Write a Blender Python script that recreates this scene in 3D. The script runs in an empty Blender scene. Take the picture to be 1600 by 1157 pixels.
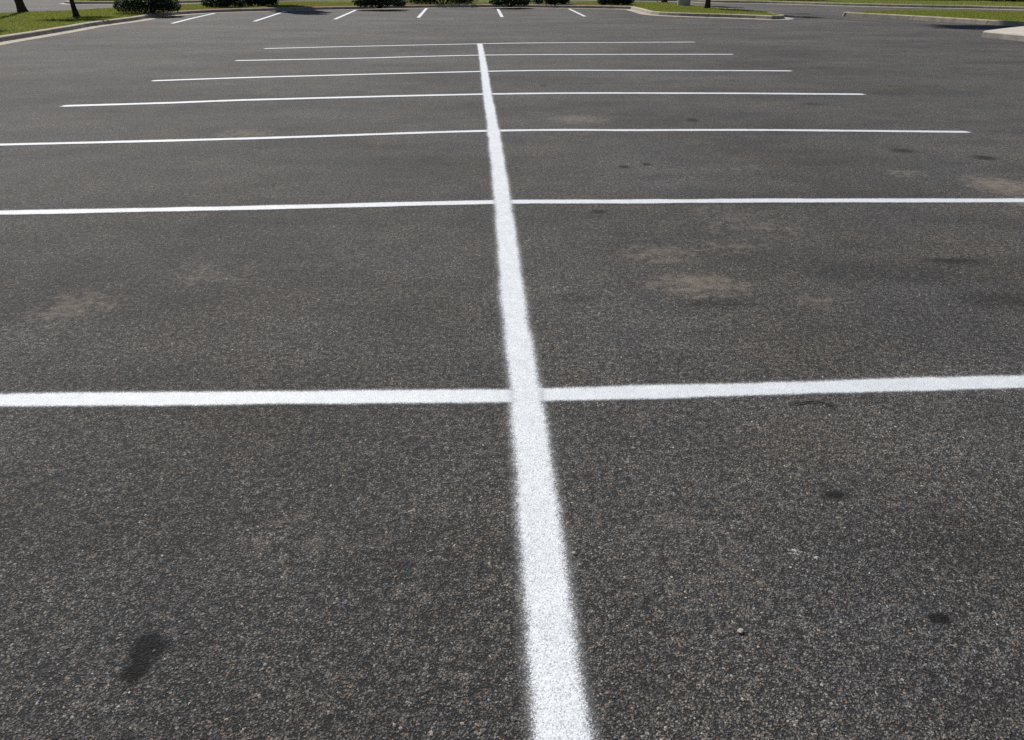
import bpy, bmesh, math, random
from mathutils import Vector, Matrix
from mathutils.geometry import tessellate_polygon
import numpy as np

# ------------------------------------------------------------------ camera, world, sun, exposure
S = bpy.context.scene
C = S.collection
PITCH = math.radians(28.3); H = 1.57; F = 1065.0
cam_d = bpy.data.cameras.new('camera'); cam = bpy.data.objects.new('camera', cam_d); C.objects.link(cam)
cam.location = (0, 0, H); cam.rotation_euler = (math.pi/2 - PITCH, 0, 0)
cam_d.sensor_fit = 'HORIZONTAL'; cam_d.sensor_width = 36; cam_d.lens = F/1600*36
cam_d.shift_y = -45.5/1600; cam_d.clip_start = .05; cam_d.clip_end = 4000
S.camera = cam
SUN_EL = math.radians(50); SDX, SDY = .50, -.866          # horizontal direction in which shadows fall
world = bpy.data.worlds.new('World'); S.world = world; world.use_nodes = True
nt = world.node_tree; bg = nt.nodes['Background']
sky = nt.nodes.new('ShaderNodeTexSky'); sky.sky_type = 'NISHITA'; sky.sun_disc = False
sky.sun_elevation = SUN_EL; sky.sun_rotation = math.atan2(-SDX, -SDY)
sky.air_density = 1.0; sky.dust_density = .6; sky.ozone_density = 1.5
nt.links.new(sky.outputs[0], bg.inputs[0]); bg.inputs[1].default_value = .05
sl = bpy.data.lights.new('sun', 'SUN'); sl.energy = 5.0; sl.angle = math.radians(.5); sl.color = (1, .95, .88)
so = bpy.data.objects.new('sun', sl); C.objects.link(so)
L = Vector((SDX*math.cos(SUN_EL), SDY*math.cos(SUN_EL), -math.sin(SUN_EL)))
so.rotation_euler = L.to_track_quat('-Z', 'Y').to_euler(); so.location = (-20, 40, 50)
S.view_settings.view_transform = 'Standard'; S.view_settings.look = 'None'
S.view_settings.gamma = 1; S.view_settings.use_curve_mapping = False
S.view_settings.exposure = 0.2
S.cycles.use_denoising = False

# ------------------------------------------------------------------ helpers
def U(px, py, z=0.0):
    """photo pixel -> point on the plane at height z"""
    a = (px - 800)/F; b = (533 - py)/F
    d = Vector((a, math.cos(PITCH) + b*math.sin(PITCH), -math.sin(PITCH) + b*math.cos(PITCH)))
    t = (z - H)/d.z
    return Vector((d.x*t, d.y*t, z))
def tag(o, label=None, cat=None, group=None, kind=None):
    if label: o['label'] = label
    if cat: o['category'] = cat
    if group: o['group'] = group
    if kind: o['kind'] = kind
    return o
def link(name, me, m, parent=None):
    o = bpy.data.objects.new(name, me); C.objects.link(o)
    if m: me.materials.append(m)
    if parent: o.parent = parent
    return o
def empty(name, loc, label, cat, group=None):
    o = bpy.data.objects.new(name, None); C.objects.link(o); o.location = loc
    return tag(o, label, cat, group)
def mesh(name, vs, fs, smooth=False):
    me = bpy.data.meshes.new(name); me.from_pydata([tuple(v) for v in vs], [], fs); me.update()
    if smooth: me.polygons.foreach_set('use_smooth', [True]*len(me.polygons))
    return me
def spline(pts, step):
    """Catmull-Rom through 2-D/3-D points, resampled about every step"""
    P = [Vector(p) for p in pts]
    if len(P) == 2: P = [P[0], (P[0]+P[1])/2, P[1]]
    P = [2*P[0]-P[1]] + P + [2*P[-1]-P[-2]]
    out = []
    for i in range(1, len(P)-2):
        n = max(1, int((P[i+1]-P[i]).length/step))
        for k in range(n):
            t = k/n; a, b, c, d = P[i-1:i+3]
            out.append(.5*((2*b) + (c-a)*t + (2*a-5*b+4*c-d)*t*t + (3*b-a-3*c+d)*t**3))
    out.append(P[-2]); return out
def normals2(P, closed=False):
    n = len(P); N = []
    for i in range(n):
        a = P[(i-1) % n] if (closed or i > 0) else P[i]; b = P[(i+1) % n] if (closed or i < n-1) else P[i]
        t = (b - a); t.z = 0; t.normalize(); N.append(Vector((-t.y, t.x, 0)))
    return N
rng = random.Random(7)

# ------------------------------------------------------------------ materials
class NT:
    def __init__(s, name):
        s.m = bpy.data.materials.new(name); s.m.use_nodes = True; s.t = s.m.node_tree
        s.b = s.t.nodes['Principled BSDF']; s.out = s.t.nodes['Material Output']
    def n(s, typ, **kw):
        x = s.t.nodes.new(typ)
        for k, v in kw.items(): setattr(x, k, v)
        return x
    def l(s, a, b): s.t.links.new(a, b)
    def val(s, x, sock):
        if isinstance(x, (int, float)): sock.default_value = x
        elif isinstance(x, tuple): sock.default_value = x if len(x) == 4 or sock.type == 'VECTOR' else x + (1,)
        else: s.l(x, sock)
    def math(s, op, a, b=0.0, clamp=False):
        x = s.n('ShaderNodeMath', operation=op); x.use_clamp = clamp; s.val(a, x.inputs[0]); s.val(b, x.inputs[1]); return x.outputs[0]
    def mix(s, f, a, b, mode='MIX'):
        x = s.n('ShaderNodeMix', data_type='RGBA', blend_type=mode); s.val(f, x.inputs[0]); s.val(a, x.inputs[6]); s.val(b, x.inputs[7]); return x.outputs[2]
    def pos(s): return s.n('ShaderNodeNewGeometry').outputs['Position']
    def noise(s, sc, det=2, vec=None, rough=.5, col=False):
        x = s.n('ShaderNodeTexNoise'); x.inputs['Scale'].default_value = sc; x.inputs['Detail'].default_value = det; x.inputs['Roughness'].default_value = rough
        s.l(vec if vec is not None else s.pos(), x.inputs['Vector']); return x.outputs[1 if col else 0]
    def vor(s, sc, feat='F1', vec=None):
        x = s.n('ShaderNodeTexVoronoi', feature=feat); x.inputs['Scale'].default_value = sc
        s.l(vec if vec is not None else s.pos(), x.inputs['Vector']); return x
    def ramp(s, f, stops, interp='LINEAR'):
        x = s.n('ShaderNodeValToRGB'); x.color_ramp.interpolation = interp
        e = x.color_ramp.elements
        while len(e) < len(stops): e.new(.5)
        for i, (p, c) in enumerate(stops):
            e[i].position = p; e[i].color = (c, c, c, 1) if isinstance(c, (int, float)) else c + (1,)
        s.l(f, x.inputs[0]); return x.outputs[0]
    def mapr(s, f, a, b, c, d, clamp=True):
        x = s.n('ShaderNodeMapRange'); x.clamp = clamp
        s.val(f, x.inputs[0])
        for i, v in enumerate((a, b, c, d)): x.inputs[i+1].default_value = v
        return x.outputs[0]
    def scale(s, v):
        x = s.n('ShaderNodeVectorMath', operation='MULTIPLY'); s.l(s.pos(), x.inputs[0]); x.inputs[1].default_value = v; return x.outputs[0]

def grain(g):
    """crushed-stone surface shared by the asphalt and by the paint lying on it: (chip random, chip distance, height)"""
    w = g.noise(60, 2, col=True)
    wv = g.n('ShaderNodeVectorMath', operation='MULTIPLY_ADD'); g.l(w, wv.inputs[0]); wv.inputs[1].default_value = (.012,)*3; g.l(g.pos(), wv.inputs[2])
    v1 = g.vor(155, vec=wv.outputs[0]); v2 = g.vor(290)
    d1 = v1.outputs['Distance']; d2 = v2.outputs['Distance']
    coarse = g.noise(38, 3)
    h = g.math('ADD', g.math('MULTIPLY', g.mapr(d1, .15, .75, 1, 0), .7), g.math('MULTIPLY', g.mapr(d2, .1, .7, 1, 0), .4))
    h = g.math('ADD', h, g.math('ADD', g.math('MULTIPLY', coarse, 1.15), .225))
    return v1, v2, coarse, h

def mat_asphalt(name, road=False):
    g = NT(name)
    v1, v2, coarse, h = grain(g)
    sep = g.n('ShaderNodeSeparateColor'); g.l(v1.outputs['Color'], sep.inputs[0])
    sep2 = g.n('ShaderNodeSeparateColor'); g.l(v2.outputs['Color'], sep2.inputs[0])
    k = 1.6 if road else 1.44
    def c(*t): return tuple(x*k for x in t)
    chips = g.ramp(sep.outputs[0], [(0, c(.030, .030, .032)), (.22, c(.055, .052, .050)), (.45, c(.078, .073, .068)), (.62, c(.105, .098, .090)), (.75, c(.125, .10, .078)),
                                    (.86, c(.15, .14, .128)), (.93, c(.16, .105, .070)), (.965, c(.20, .19, .17)), (.994, c(.34, .32, .29))], 'CONSTANT')
    fine = g.ramp(sep2.outputs[1], [(0, c(.028, .028, .030)), (.35, c(.066, .063, .060)), (.7, c(.105, .098, .090)), (.93, c(.22, .20, .18))], 'CONSTANT')
    pick = g.math('GREATER_THAN', g.noise(90, 1), .52)
    col = g.mix(pick, chips, fine)
    # dark gaps between the stones: bitumen plus their shadow put into the colour
    gap = g.mapr(h, 1.0, 1.42, 0, 1)
    col = g.mix(gap, c(.012, .012, .012), col)
    # odd larger stones and small pits where a stone has been plucked out
    v3 = g.vor(72); s3 = g.n('ShaderNodeSeparateColor'); g.l(v3.outputs['Color'], s3.inputs[0])
    big3 = g.math('MULTIPLY', g.math('GREATER_THAN', s3.outputs[0], .955), g.math('LESS_THAN', g.math('ADD', v3.outputs['Distance'], g.math('MULTIPLY', g.noise(150, 2), .25)), .42))
    col = g.mix(g.math('MULTIPLY', big3, .75), col, g.ramp(s3.outputs[1], [(0, c(.17, .155, .135)), (.4, c(.21, .15, .105)), (.65, c(.12, .125, .13)), (.85, c(.28, .26, .23))], 'CONSTANT'))
    pit = g.mapr(g.noise(26, 5, rough=.7), .30, .37, .85, 0)
    col = g.mix(pit, col, c(.012, .012, .013))
    # wear: broad patches
    big = g.noise(.45, 4, g.scale((.6, 1.0, 1)), .6); mid = g.noise(2.2, 5, rough=.65)
    tone = g.math('ADD', g.mapr(big, .33, .67, .66, 1.30), g.mapr(mid, .3, .7, -.16, .16))
    tone = g.math('ADD', tone, g.mapr(g.noise(5.5, 4, rough=.7), .3, .7, -.10, .10))
    tone = g.math('ADD', tone, g.mapr(g.noise(.9, 5, g.scale((.35, 1.5, 1)), .7), .3, .7, -.14, .14))
    col = g.mix(1.0, col, tone, 'MULTIPLY')
    warm = g.mapr(g.noise(1.1, 3), .35, .7, 0, 1)
    col = g.mix(warm, g.mix(1.0, col, (.94, .985, 1.06), 'MULTIPLY'), g.mix(1.0, col, (1.025, 1.0, .945), 'MULTIPLY'))
    # streaks left by tyres driving across
    st = g.noise(1.0, 3, g.scale((.25, 2.6, 1)), .6)
    col = g.mix(g.mapr(st, .56, .72, 0, .32), col, g.mix(1.0, col, (.62, .62, .66), 'MULTIPLY'))
    if not road:
        brk = g.noise(11, 6, rough=.75); brk2 = g.noise(42, 6, rough=.85)
        def att(nm):
            a = g.n('ShaderNodeAttribute'); a.attribute_name = nm; return a.outputs['Fac']
        def blot(nm, nz, amp, lo, hi):
            a = att(nm); v = g.mapr(g.math('ADD', a, g.math('MULTIPLY', g.math('SUBTRACT', nz, .5), amp)), lo, hi, 0, 1)
            return g.math('MULTIPLY', v, g.mapr(a, .02, .2, 0, 1))
        tan = blot('dust', brk, 3.6, .15, 1.5)
        col = g.mix(tan, col, g.mix(.68, col, (.25, .21, .17)))
        drk = g.math('MULTIPLY', g.mapr(blot('oil', brk2, 4.2, .10, .70), 0, 1, 0, .97), g.math('MULTIPLY', att('oil'), 1.3, True))
        col = g.mix(drk, col, g.mix(1.0, col, (.07, .07, .075), 'MULTIPLY'))
        spl = g.math('GREATER_THAN', g.math('ADD', att('splat'), g.math('MULTIPLY', g.noise(75, 3, rough=.7), 1.5)), 1.33)
        col = g.mix(g.math('MULTIPLY', spl, .7), col, (.46, .47, .44))
    g.l(col, g.b.inputs['Base Color'])
    g.b.inputs['Roughness'].default_value = .82
    g.b.inputs['Specular IOR Level'].default_value = .30
    bp = g.n('ShaderNodeBump'); bp.inputs['Strength'].default_value = 1.0; bp.inputs['Distance'].default_value = .0042
    g.l(h, bp.inputs['Height']); g.l(bp.outputs[0], g.b.inputs['Normal'])
    return g.m

def mat_paint(name, hw, fuzz, worn=0.0):
    g = NT(name)
    v1, v2, coarse, h = grain(g)
    uv = g.n('ShaderNodeUVMap'); uv.uv_map = 'across'
    sp = g.n('ShaderNodeSeparateXYZ'); g.l(uv.outputs[0], sp.inputs[0])
    edge = g.math('ABSOLUTE', sp.outputs[0])
    wav = g.mapr(g.noise(2.5, 3), .3, .7, -.006, .006, False)
    e2 = g.math('ADD', edge, wav)
    x = g.n('ShaderNodeMapRange'); x.interpolation_type = 'SMOOTHSTEP'; g.l(e2, x.inputs[0])
    x.inputs[1].default_value = hw - fuzz*1.15; x.inputs[2].default_value = hw + fuzz*1.35; x.inputs[3].default_value = 1; x.inputs[4].default_value = 0
    endf = g.mapr(sp.outputs[1], 0, .10, 0, 1)
    cov = g.math('MULTIPLY', x.outputs[0], endf)
    # sprayed paint lands as droplets: cover the raised stones first
    gr = g.math('ADD', g.math('MULTIPLY', g.mapr(g.noise(400, 3, rough=.85), .32, .68, 0, 1, False), .80), g.math('MULTIPLY', g.mapr(h, 1.75, .95, 0, 1, False), .28))
    cov = g.math('MULTIPLY', cov, g.math('ADD', 1.30 - worn, g.mapr(g.noise(1.7, 4, rough=.65), .3, .7, -.10, .10)))
    a = g.math('MAXIMUM', g.mapr(g.math('SUBTRACT', cov, gr), -.20, .26, 0, 1), g.math('MULTIPLY', cov, .25))
    col = g.mix(g.mapr(g.noise(9, 3), .35, .7, 0, 1), (.63, .67, .715), (.55, .59, .64))
    col = g.mix(g.mapr(h, 1.35, 1.05, 0, .35), col, (.36, .37, .39))
    col = g.mix(g.mapr(g.noise(230, 3, rough=.75), .51, .62, 0, .85), col, (.17, .18, .19))
    g.l(col, g.b.inputs['Base Color']); g.b.inputs['Roughness'].default_value = .6
    bp = g.n('ShaderNodeBump'); bp.inputs['Strength'].default_value = .45; bp.inputs['Distance'].default_value = .0018
    g.l(h, bp.inputs['Height']); g.l(bp.outputs[0], g.b.inputs['Normal'])
    g.l(a, g.b.inputs['Alpha'])
    return g.m

def mat_concrete(name, base, stain=(.16, .13, .10), joints=True):
    g = NT(name)
    col = g.mix(g.mapr(g.noise(3.5, 5, rough=.7), .4, .68, 0, .75), base, stain)
    col = g.mix(g.mapr(g.noise(160, 2), .45, .7, 0, .3), col, tuple(x*.55 for x in base))
    if joints:
        uv = g.n('ShaderNodeUVMap'); uv.uv_map = 'along'
        sp = g.n('ShaderNodeSeparateXYZ'); g.l(uv.outputs[0], sp.inputs[0])
        j = g.math('LESS_THAN', g.math('FRACT', g.math('DIVIDE', sp.outputs[0], 3.0)), .008)
        col = g.mix(g.math('MULTIPLY', j, .8), col, (.05, .045, .04))
    g.l(col, g.b.inputs['Base Color']); g.b.inputs['Roughness'].default_value = .85
    bp = g.n('ShaderNodeBump'); bp.inputs['Strength'].default_value = .4; bp.inputs['Distance'].default_value = .01
    g.l(g.noise(60, 4), bp.inputs['Height']); g.l(bp.outputs[0], g.b.inputs['Normal'])
    return g.m
def mat_noise(name, a, b, sc, rough=.85, sc2=None, c=None, bump=0, bs=40, spec=.3):
    g = NT(name)
    col = g.mix(g.mapr(g.noise(sc, 4, rough=.65), .35, .65, 0, 1), a, b)
    if c: col = g.mix(g.mapr(g.noise(sc2, 3, rough=.6), .45, .68, 0, .85), col, c)
    g.l(col, g.b.inputs['Base Color']); g.b.inputs['Roughness'].default_value = rough
    g.b.inputs['Specular IOR Level'].default_value = spec
    if bump:
        bp = g.n('ShaderNodeBump'); bp.inputs['Strength'].default_value = .8; bp.inputs['Distance'].default_value = bump
        g.l(g.noise(bs, 4), bp.inputs['Height']); g.l(bp.outputs[0], g.b.inputs['Normal'])
    return g.m
def mat_leaf(name, a, b, trans=.25):
    g = NT(name)
    col = g.mix(g.mapr(g.noise(7, 3), .35, .65, 0, 1), a, b)
    g.l(col, g.b.inputs['Base Color']); g.b.inputs['Roughness'].default_value = .7; g.b.inputs['Specular IOR Level'].default_value = .2
    tr = g.n('ShaderNodeBsdfTranslucent'); g.l(col, tr.inputs[0])
    mx = g.n('ShaderNodeMixShader'); mx.inputs[0].default_value = trans
    g.l(g.b.outputs[0], mx.inputs[1]); g.l(tr.outputs[0], mx.inputs[2]); g.l(mx.outputs[0], g.out.inputs[0])
    return g.m
M_ASPH = mat_asphalt('asphalt'); M_ROAD = mat_asphalt('old_road_asphalt', True)
M_LONG = mat_paint('road_paint_long', .060, .034); M_CROSS = mat_paint('road_paint_cross', .047, .020); M_FAR = mat_paint('road_paint_far', .066, .012, -.2)
M_KERB = mat_concrete('kerb_concrete', (.36, .32, .26), (.17, .145, .115)); M_CONC = mat_concrete('slab_concrete', (.46, .42, .37), (.26, .235, .20), False)
M_LAWN = mat_noise('lawn_soil', (.075, .100, .022), (.12, .14, .032), 1.2, .95, .5, (.13, .13, .05), .02, 60, .1)
M_BLADE = mat_leaf('grass_blade', (.20, .25, .03), (.32, .32, .08), .4)
M_MULCH = mat_noise('mulch', (.16, .065, .028), (.055, .028, .016), 22, .95, 5, (.22, .11, .05), .03, 70, .1)
M_BARK = mat_noise('bark', (.055, .042, .033), (.022, .017, .014), 9, .95, 40, (.09, .07, .055), .02, 50, .1)
M_LEAFD = mat_leaf('shrub_leaf', (.012, .028, .010), (.034, .062, .022), .06); M_LEAF = mat_leaf('tree_leaf', (.045, .085, .018), (.08, .13, .03))
M_STEEL = mat_noise('painted_steel', (.10, .085, .07), (.08, .07, .06), 6, .5)
M_LENS = mat_noise('lamp_glass', (.6, .6, .55), (.5, .5, .46), 6, .2)
M_GROUND = mat_noise('ground', (.07, .09, .03), (.11, .11, .05), .3, .95, .05, (.14, .12, .08))
M_STONE = mat_noise('loose_stone', (.30, .27, .23), (.14, .11, .09), 30, .8, 80, (.38, .33, .28))
def mat_brick():
    g = NT('dark_red_brick'); bt = g.n('ShaderNodeTexBrick'); g.l(g.n('ShaderNodeTexCoord').outputs['UV'], bt.inputs[0])
    bt.inputs['Color1'].default_value = (.16, .022, .020, 1); bt.inputs['Color2'].default_value = (.10, .018, .018, 1); bt.inputs['Mortar'].default_value = (.17, .11, .10, 1)
    bt.inputs['Scale'].default_value = 1; bt.inputs['Brick Width'].default_value = .21; bt.inputs['Row Height'].default_value = .075; bt.inputs['Mortar Size'].default_value = .006
    g.l(bt.outputs[0], g.b.inputs[0]); g.b.inputs['Roughness'].default_value = .85; return g.m
M_BRICK = mat_brick()

# ------------------------------------------------------------------ ground and asphalt sheets
def poly_sheet(name, pts, z, m):
    vs = [(p[0], p[1], z) for p in pts]
    tri = tessellate_polygon([[Vector(v) for v in vs]])
    fs = []
    for t in tri:
        a, b, c = (Vector(vs[i]) for i in t)
        fs.append(tuple(t) if (b-a).cross(c-a).z > 0 else tuple(reversed(t)))
    return link(name, mesh(name, vs, fs), m)
tag(poly_sheet('ground', [(-1500, -1500), (1500, -1500), (1500, 1500), (-1500, 1500)], -.03, M_GROUND), kind='structure')

xs = np.concatenate([np.linspace(-70, -7, 22)[:-1], np.arange(-7, -2.01, .05), np.arange(-2, 2.001, .018), np.arange(2.05, 7.001, .05), np.linspace(7.05, 70, 22)[1:]])
ys = np.concatenate([np.linspace(-12, .8, 8)[:-1], np.arange(.8, 3, .018), np.arange(3.03, 12.4, .05), np.linspace(12.4, 66, 20)[1:]])
X, Y = np.meshgrid(xs, ys); nx, ny = len(xs), len(ys)
co = np.stack([X.ravel(), Y.ravel(), np.zeros(X.size)], 1)
I = np.arange(nx*ny).reshape(ny, nx)
faces = np.stack([I[:-1, :-1], I[:-1, 1:], I[1:, 1:], I[1:, :-1]], -1).reshape(-1, 4)
me = bpy.data.meshes.new('parking_lot'); me.from_pydata(co.tolist(), [], faces.tolist()); me.update()
def blotch(items):
    v = np.zeros(X.size); x = X.ravel(); y = Y.ravel()
    for (px, py, rx, ry, s, *rot) in items:
        c = U(px, py); a = abs(U(px+rx, py).x - c.x); b = abs(U(px, py-ry).y - U(px, py+ry).y)/2
        r = math.radians(rot[0]) if rot else 0
        dx = x-c.x; dy = y-c.y; u = dx*math.cos(r)+dy*math.sin(r); w = -dx*math.sin(r)+dy*math.cos(r)
        q = np.sqrt((u/a)**2 + (w/b)**2); v = np.maximum(v, s*np.clip(1.5-q, 0, 1))
    return v
dust = blotch([(122, 478, 55, 24, .55, 20), (95, 492, 60, 22, .35, 15), (330, 430, 70, 26, .22), (520, 400, 90, 40, .12), (1095, 445, 70, 17, .75), (1035, 396, 60, 13, .55), (1150, 384, 60, 14, .3),
    (1280, 471, 34, 12, .45), (1562, 290, 42, 14, .95), (1612, 317, 34, 6, 1), (905, 187, 38, 6, .7), (380, 211, 42, 9, .55), (1180, 357, 90, 16, .28), (1412, 271, 30, 6, .5), (1180, 262, 60, 7, .2),
    (780, 100, 60, 4, .3), (1130, 330, 60, 12, .2), (1100, 850, 150, 90, .14), (480, 830, 170, 60, .14)])
oil = blotch([(234, 1004, 26, 14, 1.0), (226, 1022, 24, 17, 1.2), (214, 1048, 20, 17, 1.15), (256, 1012, 11, 9, .8), (204, 1066, 16, 10, .9), (1306, 773, 22, 7, .9), (1292, 778, 16, 6, .7), (1467, 966, 20, 10, 1.1), (1082, 188, 9, 3, 1), (1410, 236, 22, 4, .75), (1538, 247, 18, 4, .85), (975, 261, 10, 3, .9),
    (1010, 257, 8, 2.5, .9), (935, 331, 14, 3, .9), (1490, 408, 60, 5, .7), (1390, 425, 180, 20, .42), (1560, 470, 80, 16, .55), (1120, 475, 70, 9, .6), (900, 466, 50, 12, .42), (1500, 840, 110, 60, .4),
    (590, 860, 70, 50, .3), (90, 385, 70, 22, .25), (610, 450, 120, 20, .25), (1270, 163, 24, 3, .6), (1530, 90, 60, 12, .3), (1220, 260, 120, 12, .25), (1560, 350, 70, 14, .3), (960, 975, 10, 4, .7), (850, 134, 8, 2, .6)])
spl = blotch([(1243, 863, 18, 7, .66), (1278, 873, 15, 6, .62), (1237, 886, 14, 8, .6), (1265, 900, 26, 12, .42), (862, 420, 5, 2, .6), (1510, 830, 60, 20, .22), (1150, 988, 5, 5, .4), (1478, 1062, 8, 6, .55)])
for nm, arr in (('dust', dust), ('oil', oil), ('splat', spl)):
    a = me.attributes.new(nm, 'FLOAT', 'POINT'); a.data.foreach_set('value', arr.astype(np.float32))
tag(link('parking_lot', me, M_ASPH), kind='structure')

# ------------------------------------------------------------------ painted lines
def line(px, w, m, z, name, label, group, ends=(True, True)):
    P = spline([U(x, y, z) for x, y in px], .25); N = normals2(P)
    s = [0.0]
    for a, b in zip(P, P[1:]): s.append(s[-1] + (b-a).length)
    T = s[-1]; vs = []; uv = []
    for p, n, d in zip(P, N, s):
        e = min(d if ends[0] else 9, T-d if ends[1] else 9)
        for k in (-1, 0, 1): vs.append(p + n*k*w); uv.append((k*w, e))
    fs = []
    for i in range(len(P)-1):
        for k in (0, 1): a = i*3+k; fs.append((a, a+3, a+4, a+1))
    vs2 = vs; me = mesh(name, vs2, fs); ul = me.uv_layers.new(name='across')
    for lp in me.loops: ul.data[lp.index].uv = uv[lp.vertex_index]
    if me.polygons[0].normal.z < 0: me.flip_normals()
    return tag(link(name, me, m), label, 'painted line', group)
line([(749.5, 68), (753, 87), (757, 112), (761.5, 147), (771, 204), (785.5, 316), (806, 500), (822, 617), (841, 800), (869, 1067), (880, 1160), (900, 1350)], .14, M_LONG, .007,
     'parking_line', 'long white painted line running away from the camera down the middle of the lot', None, (True, False))
G1 = 'white lines crossing the long middle line'
ords = ['nearest and thickest white cross line, meeting the long line below mid photo', 'second white cross line from the camera, ending at tan dust on the right',
        'third white cross line from the camera, its right end in view', 'fourth white cross line from the camera, with both ends in view',
        'fifth white cross line from the camera, between the fourth and sixth', 'sixth white cross line from the camera, next to the farthest one', 'farthest white cross line, where the long middle line stops']
CR = [[(-260, 627), (-100, 626), (0, 625), (400, 621.5), (800, 618), (1000, 613), (1250, 606), (1600, 596), (1900, 590)],
      [(-515, 341), (0, 332.5), (410, 324.5), (770, 316), (1000, 315), (1200, 313.7), (1600, 313.5), (1640, 313.5)],
      [(-125, 229), (0, 226.3), (375, 217), (770, 204.5), (1000, 203.7), (1200, 203.5), (1520, 206.5)],
      [(92, 166), (262, 161), (420, 155.5), (800, 146.7), (1100, 146), (1354, 147.6)],
      [(234, 126.7), (420, 120.5), (800, 111), (1000, 110.3), (1240, 111)],
      [(365, 95), (550, 91.5), (750, 86.5), (950, 85.3), (1148, 85.2)],
      [(410, 76.3), (545, 73), (750, 68.7), (860, 67.2), (1088, 66)]]
for i, (p, lb) in enumerate(zip(CR, ords)): line(p, .09, M_CROSS if i < 3 else M_FAR, .004, 'parking_line', lb, G1)
G2 = 'short white stall lines along the back kerb'
BK = [[(268.5, 37), (300, 29), (336, 21)], [(397, 33.8), (447, 17.5)], [(523, 30.5), (557, 15.6)], [(653.5, 28), (666.5, 13.2)], [(784.5, 27), (777, 12.8)], [(914, 26), (889, 14)]]
bl = ['leftmost short stall line at the back, slanting toward the large dark shrub', 'second short stall line from the left at the back, tipped by the dark shadow', 'third short stall line from the left, just right of the dark shadow',
      'fourth short stall line from the left, just left of the long line', 'fifth short stall line from the left, just right of the long line', 'rightmost short stall line at the back, nearest the grass island']
for p, lb in zip(BK, bl): line(p, .085, M_FAR, .004, 'stall_line', lb, G2)

# ------------------------------------------------------------------ kerbs, beds, lawns
PROF = [(.34, .005), (.02, .012), (.0, .018), (-.03, .115), (-.045, .130), (-.07, .139), (-.19, .140), (-.20, .02)]
PROF_NG = [(.0, -.01), (-.03, .125), (-.045, .145), (-.07, .152), (-.19, .154), (-.20, .02)]
def kerb(P, closed=False, prof=PROF, m=None, name='kerb'):
    """P: base line of the kerb face, lot on the right-hand side when walking along it"""
    N = normals2(P, closed); n = len(P); k = len(prof); vs = []; uv = []; s = 0
    for i, (p, nn) in enumerate(zip(P, N)):
        if i: s += (P[i]-P[i-1]).length
        for d, z in prof: vs.append((p.x - nn.x*d, p.y - nn.y*d, z)); uv.append((s, d))
    fs = []
    for i in range(n if closed else n-1):
        j = (i+1) % n
        for q in range(k-1): fs.append((i*k+q, j*k+q, j*k+q+1, i*k+q+1))
    me = mesh(name, vs, fs); ul = me.uv_layers.new(name='along')
    for lp in me.loops: ul.data[lp.index].uv = uv[lp.vertex_index]
    return tag(link(name, me, m or M_KERB), kind='structure')
def inset(P, d, closed=True):
    N = normals2(P, closed); return [p + n*d for p, n in zip(P, N)]
def Z0(l): return [U(x, y, 0) for x, y in l]
def Z1(l): return [U(x, y, .14) for x, y in l]
def sm(pts, step=.5): return spline([(p.x, p.y, 0) for p in pts], step)

# one body: left lawn, back bed and the tree island
front = Z0([(-700, 215), (-250, 112), (-60, 79), (0, 67.5), (60, 57.5), (115, 48), (150, 41.5), (213, 33), (250, 26.5), (300, 22.3), (350, 19.8), (400, 18.4), (450, 17.2), (560, 15), (620, 13.6), (700, 12.4),
            (800, 12.2), (900, 13.4), (960, 14.4), (985, 15.2)])
isl = Z0([(985, 15.2), (1000, 19), (1018, 23.5), (1060, 26), (1130, 28.2), (1180, 30), (1205, 31.2)])
back = Z1([(1214, 21.5), (1195, 18.2), (1150, 14.2), (1110, 10.8), (1090, 8.5), (1060, 5), (1000, 3.2), (940, 1.6), (860, .8), (700, 0), (560, .3), (420, 2.4), (300, 6.5), (240, 9), (183, 12), (140, 14), (100, 16.5), (60, 18), (0, 20.3), (-200, 30), (-700, 80)])
BODY = sm(front)[:-1] + sm(isl)
def tipround(a, b, c, n=7):
    return [(a*(1-t)**2 + c*2*t*(1-t) + b*t*t) for t in [(i+1)/(n+1) for i in range(n)]]
_b = sm(back); _a = BODY[-1]; _d = (BODY[-1]-BODY[-3]).normalized()
BODY += tipround(_a, _b[0], (_a+_b[0])/2 + _d*.9)
BODY += sm(back)
# walking left->right along the front has the lot on the right-hand side; inside is on the left
kerb(BODY, True)
INN = inset(BODY, .19)
def clean(P):    # drop points that fold back
    out = [P[0]]
    for p in P[1:]:
        if (p-out[-1]).length > .12: out.append(p)
    return out
INN = clean(INN)
tag(poly_sheet('lawn', INN, .128, M_LAWN), kind='structure')

# far side of the road
FARK = sm(Z0([(112, 7.2), (150, 6.9), (200, 6.8), (290, 5.4), (400, 2.6), (520, .8), (700, -.6), (860, -.2), (1000, 2), (1060, 3), (1120, 4.8), (1200, 6.2), (1300, 9.2), (1420, 12.2), (1500, 13.6), (1600, 16.2), (1800, 22), (2200, 36)]))
lead = [FARK[0] + Vector((-2.5, 14, 0)), FARK[0] + Vector((-1.6, 3.5, 0)), FARK[0] + Vector((-1.0, 1.0, 0))]
FARK = sm(lead, .6)[:] + FARK
kerb(FARK)
FI = inset(FARK, .19, False)
tag(poly_sheet('far_lawn', clean(FI) + [Vector((70, 110, 0)), Vector((-40, 110, 0))], .13, M_LAWN), kind='structure')
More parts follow.
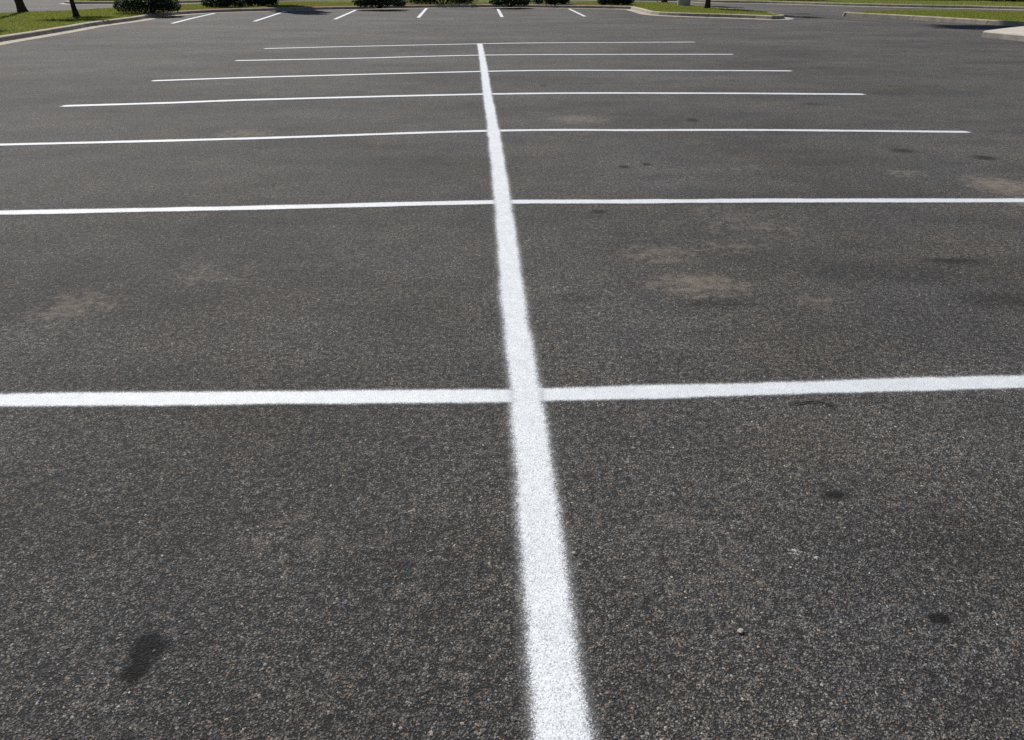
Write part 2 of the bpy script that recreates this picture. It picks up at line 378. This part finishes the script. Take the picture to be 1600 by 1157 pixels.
# road sheet, older and paler than the lot
seam = [U(1222, 31), U(1320, 25)]
rp = [(-70, 30), (U(0, 30).x, 33.2)] + [(p.x, p.y) for p in reversed(sm(back))][8:-6]
road_front = [(-90, 25.5), (-30, 32.8)] + [(p.x, p.y) for p in reversed(inset(sm(back), .6, False)) if p.x > -24 and p.x < 9.6] + [(U(1215, 27).x, U(1215, 27).y), (U(1322, 24).x, U(1322, 24).y)]
md_far = [U(1322, 22.5), U(1380, 20), U(1420, 19), U(1500, 19), U(1600, 21), U(1900, 30), U(2400, 50)]
road_front += [(p.x, p.y-.5) for p in md_far[1:]]
tag(poly_sheet('road', road_front + [(60, 62), (-90, 62)], .0035, M_ROAD), kind='structure')
# right median
mf = Z0([(1320, 25.8), (1345, 27.2), (1390, 29.6), (1420, 31.3), (1450, 33.2), (1500, 36.3), (1540, 38.9), (1600, 42.6), (1750, 53), (2100, 84)])
mb = Z1([(2300, 55), (1900, 27), (1700, 21.5), (1600, 19), (1500, 17), (1420, 16.4), (1380, 16.9), (1350, 17.6), (1332, 18.4)])
MED = sm(mf) + sm(mb)
_d = (MED[-1]-MED[-4]).normalized(); MED += tipround(MED[-1], MED[0], (MED[-1]+MED[0])/2 + _d*.7)
kerb(MED, True, PROF_NG)
tag(poly_sheet('median_lawn', clean(inset(MED, .19)), .14, M_LAWN), kind='structure')
# right concrete apron
ap = [U(1533, 58.5), U(1566, 61.7), U(1600, 65.2), U(1700, 77), U(1900, 105), U(2000, 80), U(1750, 42), U(1640, 43.5, .15), U(1600, 41.5, .15), U(1575, 44, .15), U(1552, 46.8, .15), U(1538, 48.5, .15)]
AP = [Vector((p.x, p.y, 0)) for p in ap]
def slab(name, P, z, m):
    n = len(P); r = .03; A = inset(P, r)
    vs = [(p.x, p.y, -.02) for p in P] + [(p.x, p.y, z-r) for p in P] + [(p.x, p.y, z) for p in A]
    fs = [(i, (i+1) % n, n+(i+1) % n, n+i) for i in range(n)] + [(n+i, n+(i+1) % n, 2*n+(i+1) % n, 2*n+i) for i in range(n)]
    top = tessellate_polygon([[Vector(v) for v in vs[2*n:]]])
    for t in top:
        a, b, c = (Vector(vs[2*n+i]) for i in t)
        fs.append(tuple(2*n+i for i in (t if (b-a).cross(c-a).z > 0 else reversed(t))))
    return link(name, mesh(name, vs, fs), m)
tag(slab('concrete_pavement', AP, .16, M_CONC), kind='structure')

# mulch along the back kerb between the shrubs
def band(name, P, d0, d1, z, m):
    A = inset(P, d0, False); B = inset(P, d1, False); n = len(P)
    vs = []
    for i, (a, b) in enumerate(zip(A, B)):
        w = 1 + .16*math.sin(i*1.7) + .1*math.sin(i*.6); b = a + (b-a)*w
        vs += [(a.x, a.y, z), (b.x, b.y, z)]
    return link(name, mesh(name, vs, [(2*i, 2*i+2, 2*i+3, 2*i+1) for i in range(n-1)]), m)
_f = sm(front); _i0 = min(range(len(_f)), key=lambda i: (_f[i]-Z0([(245, 27)])[0]).length)
fb = _f[_i0:-2]
mu = band('mulch', fb, .20, 1.7, .137, M_MULCH)
for p in mu.data.polygons:
    if p.normal.z < 0: mu.data.flip_normals()
    break
tag(mu, kind='stuff')

# grass blades
def inside(p, P):
    c = False; n = len(P); j = n-1
    for i in range(n):
        a, b = P[i], P[j]
        if (a.y > p[1]) != (b.y > p[1]) and p[0] < (b.x-a.x)*(p[1]-a.y)/(b.y-a.y)+a.x: c = not c
        j = i
    return c
def blades(name, P, z, n, box, m=M_BLADE, hh=(.02, .055), avoid=None):
    r = random.Random(name); vs = []; fs = []; k = 0; tries = 0
    while k < n and tries < n*6:
        tries += 1
        x = r.uniform(box[0], box[1]); y = r.uniform(box[2], box[3])
        if not inside((x, y), P) or (avoid and avoid(x, y)): continue
        for _ in range(3):
            a = r.uniform(0, 6.283); h = r.uniform(*hh); w = r.uniform(.006, .013); xx = x+r.gauss(0, .02); yy = y+r.gauss(0, .02)
            lx, ly = r.gauss(0, h*.5), r.gauss(0, h*.5); b = len(vs)
            vs += [(xx-w*math.cos(a), yy-w*math.sin(a), z), (xx+w*math.cos(a), yy+w*math.sin(a), z), (xx+lx, yy+ly, z+h)]; fs.append((b, b+1, b+2))
        k += 1
    return tag(link(name, mesh(name, vs, fs), m), kind='stuff')
IN2 = inset(BODY, .16)
fy = [(p.x, p.y) for p in fb]
def on_mulch(x, y):
    if x < fy[0][0] or x > fy[-1][0] or y < 29: return False
    q = min(fy, key=lambda p: abs(p[0]-x)); return y < q[1] + 1.5
blades('grass', IN2, .125, 52000, (-24, 12, 17, 44.5), avoid=on_mulch)
blades('median_grass', inset(MED, .17), .135, 26000, (10.5, 30, 26, 36))
blades('far_grass', FI + [Vector((70, 110, 0)), Vector((-40, 110, 0))], .125, 30000, (-30, 36, 33, 58), hh=(.03, .08))

# ------------------------------------------------------------------ trees and shrubs
def tube(path, radii, seg=10, cap=True):
    vs = []; fs = []
    for i, (p, r) in enumerate(zip(path, radii)):
        p = Vector(p); t = (Vector(path[min(i+1, len(path)-1)]) - Vector(path[max(i-1, 0)])).normalized()
        u = t.cross(Vector((0, 1, .13))).normalized(); v = t.cross(u)
        for k in range(seg):
            a = 6.28318*k/seg; vs.append(p + (u*math.cos(a)+v*math.sin(a))*r)
    for i in range(len(path)-1):
        for k in range(seg): fs.append((i*seg+k, i*seg+(k+1) % seg, (i+1)*seg+(k+1) % seg, (i+1)*seg+k))
    if cap: fs.append(tuple(reversed(range(seg)))); fs.append(tuple((len(path)-1)*seg+k for k in range(seg)))
    return vs, fs
def joinm(parts):
    V = []; Fs = []
    for v, f in parts:
        b = len(V); V += [tuple(x) for x in v]; Fs += [tuple(i+b for i in q) for q in f]
    return V, Fs
def leaves(r, centres, n, ls):
    vs = []; fs = []
    for _ in range(n):
        c, R = r.choice(centres)
        d = Vector((r.gauss(0, 1), r.gauss(0, 1), r.gauss(0, 1))).normalized()*(r.random()**.45)
        p = Vector(c) + Vector((d.x*R[0], d.y*R[1], d.z*R[2]))
        if p.z < .16: continue
        a = Vector((r.gauss(0, 1), r.gauss(0, 1), r.gauss(0, .6))).normalized(); b = a.cross(Vector((r.gauss(0, 1), r.gauss(0, 1), r.gauss(0, 1)))).normalized()
        l = ls*r.uniform(.6, 1.3); w = l*.42; q = len(vs)
        vs += [p-a*l, p-b*w, p+a*l, p+b*w]; fs.append((q, q+1, q+2, q+3))
    return vs, fs
def tree(base, r0, lean, height, crown, label, nleaf=5000, ls=.10, group='slim trees on the grass', name='tree', seed=1, low=()):
    """crown: (z centre, (rx, ry, rz), clumps)"""
    r = random.Random(seed); t = empty(name, base, label, 'tree', group)
    path = []; rad = []; nn = 12
    for i in range(nn+1):
        f = i/nn; flare = 1 + .55*math.exp(-f*height/.18)
        path.append((lean[0]*f*height + .06*math.sin(f*5+seed)*f*2, lean[1]*f*height, f*height - .02)); rad.append(r0*flare*(1-.72*f))
    path.insert(1, (lean[0]*.12, lean[1]*.12, .10)); rad.insert(1, r0*1.3); path.insert(2, (lean[0]*.3, lean[1]*.3, .28)); rad.insert(2, r0*1.08)
    parts = [tube(path, rad, 12)]
    cz, R, ncl = crown; top = Vector(path[-1]); cx = lean[0]*cz; cy = lean[1]*cz; cl = []
    for i in range(ncl):
        d = Vector((r.gauss(0, 1), r.gauss(0, 1), r.gauss(0, 1))).normalized()*(r.random()**.5)*.78
        c = (cx+d.x*R[0], cy+d.y*R[1], cz+d.z*R[2]); q = r.uniform(.26, .46)
        cl.append((c, (max(R[0]*q, .2), max(R[1]*q, .2), max(min(R)*q*1.1, .2))))
        f = max(.25, min(.95, (c[2]-.35*R[2])/height)); s = Vector((lean[0]*f*height, lean[1]*f*height, f*height)); mid = (s+Vector(c))/2 + Vector((0, 0, .1))
        parts.append(tube([s, mid, c], [r0*.3, r0*.2, r0*.08], 6))
    for c_, R_ in low: cl += [((c_[0]+r.gauss(0,.15), c_[1]+r.gauss(0,.15), c_[2]+r.uniform(-1, 1)*R_[2]), (R_[0]*.8, R_[1]*.8, .5)) for _ in range(8)]  # extra leaf clumps above the view, added only for the shadow they throw
    v, f = joinm(parts); link('trunk', mesh('trunk', v, f, True), M_BARK, t)
    v, f = leaves(r, cl, nleaf, ls); link('crown', mesh('crown', v, f), M_LEAF, t)
    return t
def onlawn(px, py): p = U(px, py, .13); return (p.x, p.y, .125)
tree(onlawn(36, 19.5), .15, (-.09, .02), 14.5, (15.6, (1.5, 1.5, 1.6), 16), 'leaning dark trunk at the far edge of the left lawn', seed=3)
tree(onlawn(120, 27), .085, (-.045, .02), 3.0, (2.9, (1.25, 1.0, .75), 16), 'thin dark trunk on the left lawn with its shadow at its foot', 6500, .07, seed=5, low=[((-.3, 1.5, 2.7), (1.0, .6, .4))])  # side clump is added out of view to shade the grass right of the trunk
tree(onlawn(1105, 13.5), .115, (.0, .0), 13.5, (15.0, (2.2, 1.5, 1.4), 22), 'slim dark trunk nearest the kerb on the right island', 15000, seed=8, low=[((0, 0, 4.2), (.75, .75, 2.6))])  # unseen clump along the trunk is added to darken the island's right end
tree(onlawn(1038, 3.6), .13, (.01, .0), 4.4, (4.9, (1.2, 1.2, 1.1), 16), 'farthest dark trunk on the right island, beside a thin stake', 4000, seed=11)
tree((-15.9, 46.0, .125), .14, (0, 0), 17, (13.2, (1.15, 1.15, 5.8), 90), 'unseen tall narrow tree added behind the back shrubs to cast the shadow across the kerb', 26000, .16, None, 'shadow_caster_tree', 21)  # real caster unknown; this unseen tree is added and shaped to fit its shadow
# stake
sp = U(1027, 4.4, .13); st = empty('tree_stake', (sp.x, sp.y, .12), 'thin pale stake standing in the grass beside the farthest trunk of the right island', 'stake')
v, f = tube([(0, 0, -.05), (0, 0, .9), (0, 0, .93)], [.028, .026, .012], 8); link('stake_post', mesh('stake_post', v, f), M_CONC, st)
v, f = tube([(-.03, 0, .74), (.2, .02, .76), (.4, 0, .75)], [.008]*3, 6); link('tie_strap', mesh('tie_strap', v, f), M_STEEL, st)
# light pole on its thick concrete foot
lp = U(1068, 9.2, .13); lt = empty('street_lamp', (lp.x, lp.y, .12), 'lamp post with thick round pale concrete foot between the right island trunks', 'street lamp')
v, f = tube([(0, 0, -.1), (0, 0, .72), (0, 0, .755), (0, 0, .76)], [.33, .33, .30, .01], 32); link('concrete_base', mesh('concrete_base', v, f), M_CONC, lt)
v, f = tube([(0, 0, .76), (0, 0, .80), (0, 0, .805), (0, 0, 7.4)], [.16, .16, .075, .055], 16); link('pole', mesh('pole', v, f), M_STEEL, lt)
v, f = tube([(0, 0, 7.3), (.25, 0, 7.42), (.7, 0, 7.45)], [.04, .035, .03], 8); link('arm', mesh('arm', v, f), M_STEEL, lt)
def box(c, s, bev=.02):
    bm = bmesh.new(); bmesh.ops.create_cube(bm, size=1)
    for q in bm.verts: q.co = Vector((q.co.x*s[0]+c[0], q.co.y*s[1]+c[1], q.co.z*s[2]+c[2]))
    if bev: bmesh.ops.bevel(bm, geom=bm.edges[:], offset=bev, segments=2, affect='EDGES')
    m = bpy.data.meshes.new('box'); bm.to_mesh(m); bm.free(); return m
hd = link('lamp_head', box((.95, 0, 7.45), (.6, .34, .16)), M_STEEL, lt); link('lens', box((.95, 0, 7.365), (.5, .26, .02), 0), M_LENS, hd)

def shrub(x, y, w, d, h, label, group, n=5200, seed=1, ls=.05):
    r = random.Random(seed); t = empty('shrub', (x, y, .13), label, 'shrub', group); parts = []; cl = []
    for i in range(14):
        a = r.uniform(0, 6.28); q = r.random()**.5*.72
        c = (math.cos(a)*w/2*q, math.sin(a)*d/2*q, r.uniform(.28, .8)*h); k = r.uniform(.24, .36)
        cl.append((c, (w*k*.75, d*k*.75, h*k*.85)))
        parts.append(tube([(c[0]*.15, c[1]*.15, -.05), (c[0]*.5, c[1]*.5, c[2]*.4), (c[0], c[1], c[2])], [.022, .016, .006], 6))
    # skirt of low twigs reaching the mulch
    for i in range(10):
        a = 6.283*i/10 + r.uniform(-.2, .2); cl.append(((math.cos(a)*w*.36, math.sin(a)*d*.36, .17*h), (w*.15, d*.15, .16*h)))
    v, f = joinm(parts); link('stems', mesh('stems', v, f, True), M_BARK, t)
    vs = []; fs = []
    for _ in range(n):
        c, R = r.choice(cl)
        dd = Vector((r.gauss(0, 1), r.gauss(0, 1), r.gauss(0, 1))).normalized()*(r.random()**.4)
        p = Vector(c) + Vector((dd.x*R[0], dd.y*R[1], dd.z*R[2]))
        if p.z < .01: continue
        a = Vector((r.gauss(0, 1), r.gauss(0, 1), r.gauss(0, .6))).normalized(); b = a.cross(Vector((r.gauss(0, 1), r.gauss(0, 1), r.gauss(0, 1)))).normalized()
        l = ls*r.uniform(.6, 1.3); ww = l*.45; q = len(vs)
        vs += [p-a*l, p-b*ww, p+a*l, p+b*ww]; fs.append((q, q+1, q+2, q+3))
    link('foliage', mesh('foliage', vs, fs), M_LEAFD, t); return t
GS = 'dark shrubs along the back kerb'
def shr(px, py, w, d, h, label, seed, n=5200):
    p = U(px, py, .13); return shrub(p.x, p.y + d*.30, w, d, h, label, GS, n, seed)
shr(222, 22, 2.7, 2.2, 1.7, 'large dark shrub at the right end of the left lawn, leaning over the kerb', 31, 9000)
shr(345, 12.3, 2.2, 1.8, 1.1, 'grey green shrub with light leaf tips behind the leftmost stall line', 32, 6000)
shr(403, 10.2, 1.8, 1.6, 1.2, 'dark shrub just left of the dark shadow, beside the grey green one', 33, 6000)
shr(591, 12.2, 2.8, 1.9, 1.15, 'very dark shrub hanging over the kerb right of the third stall line', 34, 9000)
shr(690, 7.3, 3.9, 2.0, 1.2, 'dark shrub set back from the kerb behind the fourth stall line', 35, 7500)
shr(797, 9.8, 2.2, 1.9, 1.1, 'dark shrub touching the kerb right of the fifth stall line', 36, 8000)
shr(862, 7.6, 2.1, 1.7, 1.15, 'dark shrub left of the rightmost stall line, behind a lit kerb strip', 37, 6500)
shr(964, 8.4, 2.0, 1.6, 1.0, 'dark shrub at the right end of the row, beside the kerb corner of the island', 38, 6500)
# shrubs beyond the road, top right
GF = 'green shrubs beyond the road at the top right'
fl = ['shrub beyond the road at the top edge, leftmost of the top right row', 'shrub beyond the road, second from the left in the top right row', 'shrub beyond the road, third from the left in the top right row',
      'shrub beyond the road, darkest one above the concrete pavement', 'shrub beyond the road at the top right corner']
for i, (px, py) in enumerate([(1385, .2), (1432, .6), (1480, 1.2), (1535, 1.5), (1592, 3.2)]):
    p = U(px, py, .13); shrub(p.x, p.y+.8, 2.9, 2.0, 1.3, fl[i], GF, 5000, 50+i, .06)

# ------------------------------------------------------------------ low brick walls beyond the road
def wall(px0, px1, py, cap_right, label):
    a = U(px0, py, .13); b = U(px1, py + (.6 if px0 > 800 else .2), .13); d = b-a; ln = d.length
    t = empty('brick_wall', (a.x, a.y, .10), label, 'wall'); t.rotation_euler = (0, 0, math.atan2(d.y, d.x))
    me = box((ln/2, .15, .45), (ln, .3, .9), 0); ul = me.uv_layers.new(name='UVMap')
    for lpx in me.loops:
        c = me.vertices[lpx.vertex_index].co; ul.data[lpx.index].uv = (c.x + c.y, c.z)
    link('brickwork', me, M_BRICK, t)
    link('coping', box((ln/2, .15, .935), (ln+.06, .38, .07), .01), M_CONC, t)
    if cap_right: link('pier', box((ln+.18, .15, .55), (.36, .42, 1.1), .015), M_CONC, t)
wall(1203, 1279, .8, True, 'low dark red brick wall with a pale end pier beyond the road at the upper right')
wall(140, 184, .9, False, 'low dark red brick wall beyond the road at the upper left, behind the big shrub')

# ------------------------------------------------------------------ loose grit, twig
def grit(name, n, z=.0):
    r = random.Random(99); vs = []; fs = []
    base = [(1, 0, 0), (-1, 0, 0), (0, 1, 0), (0, -1, 0), (0, 0, 1), (0, 0, -1)]
    ff = [(0, 2, 4), (2, 1, 4), (1, 3, 4), (3, 0, 4), (2, 0, 5), (1, 2, 5), (3, 1, 5), (0, 3, 5)]
    for _ in range(n):
        y = .9 + 9*r.random()**1.6; x = r.uniform(-.95, .95)*y*.95 + r.uniform(-.3, .3); s = r.choice([.0016, .002, .002, .003, .0042]); b = len(vs); a = r.uniform(0, 6.28)
        for q in base:
            k = [q[0]*r.uniform(.7, 1.3)*s*1.3, q[1]*r.uniform(.7, 1.3)*s, q[2]*r.uniform(.7, 1.1)*s*.7]
            vs.append((x+k[0]*math.cos(a)-k[1]*math.sin(a), y+k[0]*math.sin(a)+k[1]*math.cos(a), z+s*.5+k[2]))
        fs += [tuple(i+b for i in q) for q in ff]
    return tag(link(name, mesh(name, vs, fs), M_STONE), kind='stuff')
grit('grit', 1500)
tw = spline([U(1242, 633), U(1262, 630), U(1285, 631), U(1300, 636), U(1304, 641)], .02)
v, f = tube([(p.x, p.y, .006) for p in tw], [.0022]*len(tw), 6)
tag(link('twig', mesh('twig', v, f), M_BARK), 'thin dark curved twig lying below the nearest cross line on the right', 'twig')
for (px, py, s, lb) in ((1157, 988, .009, 'small pale loose stone on the asphalt near the lower right'), (897, 866, .007, 'small light stone chip lying just right of the long line')):
    bm = bmesh.new(); bmesh.ops.create_icosphere(bm, subdivisions=2, radius=s); r = random.Random(px)
    for q in bm.verts: q.co *= r.uniform(.82, 1.15); q.co.z *= .6
    m = bpy.data.meshes.new('stone'); bm.to_mesh(m); bm.free(); o = link('stone', m, M_STONE); p = U(px, py); o.location = (p.x, p.y, s*.45); tag(o, lb, 'stone')

# dry leaves blown against the left and back gutters
_r = random.Random(5); vs = []; fs = []; FR = sm(front); NR = normals2(FR)
M_DRY = mat_noise('dry_leaf', (.16, .085, .04), (.08, .045, .025), 30, .8)
for _ in range(240):
    i = _r.randrange(len(FR)-1); p = FR[i] + (FR[i+1]-FR[i])*_r.random() - NR[i]*(.03+abs(_r.gauss(0, .22)))
    a = _r.uniform(0, 6.28); l = _r.uniform(.012, .03); u = Vector((math.cos(a), math.sin(a), _r.uniform(-.2, .2)))*l; w = Vector((-math.sin(a), math.cos(a), _r.uniform(-.3, .3)))*l*.6; c = Vector((p.x, p.y, .026)); b = len(vs)
    vs += [c-u, c-w, c+u, c+w]; fs.append((b, b+1, b+2, b+3))
tag(link('fallen_leaves', mesh('fallen_leaves', vs, fs), M_DRY), kind='stuff')
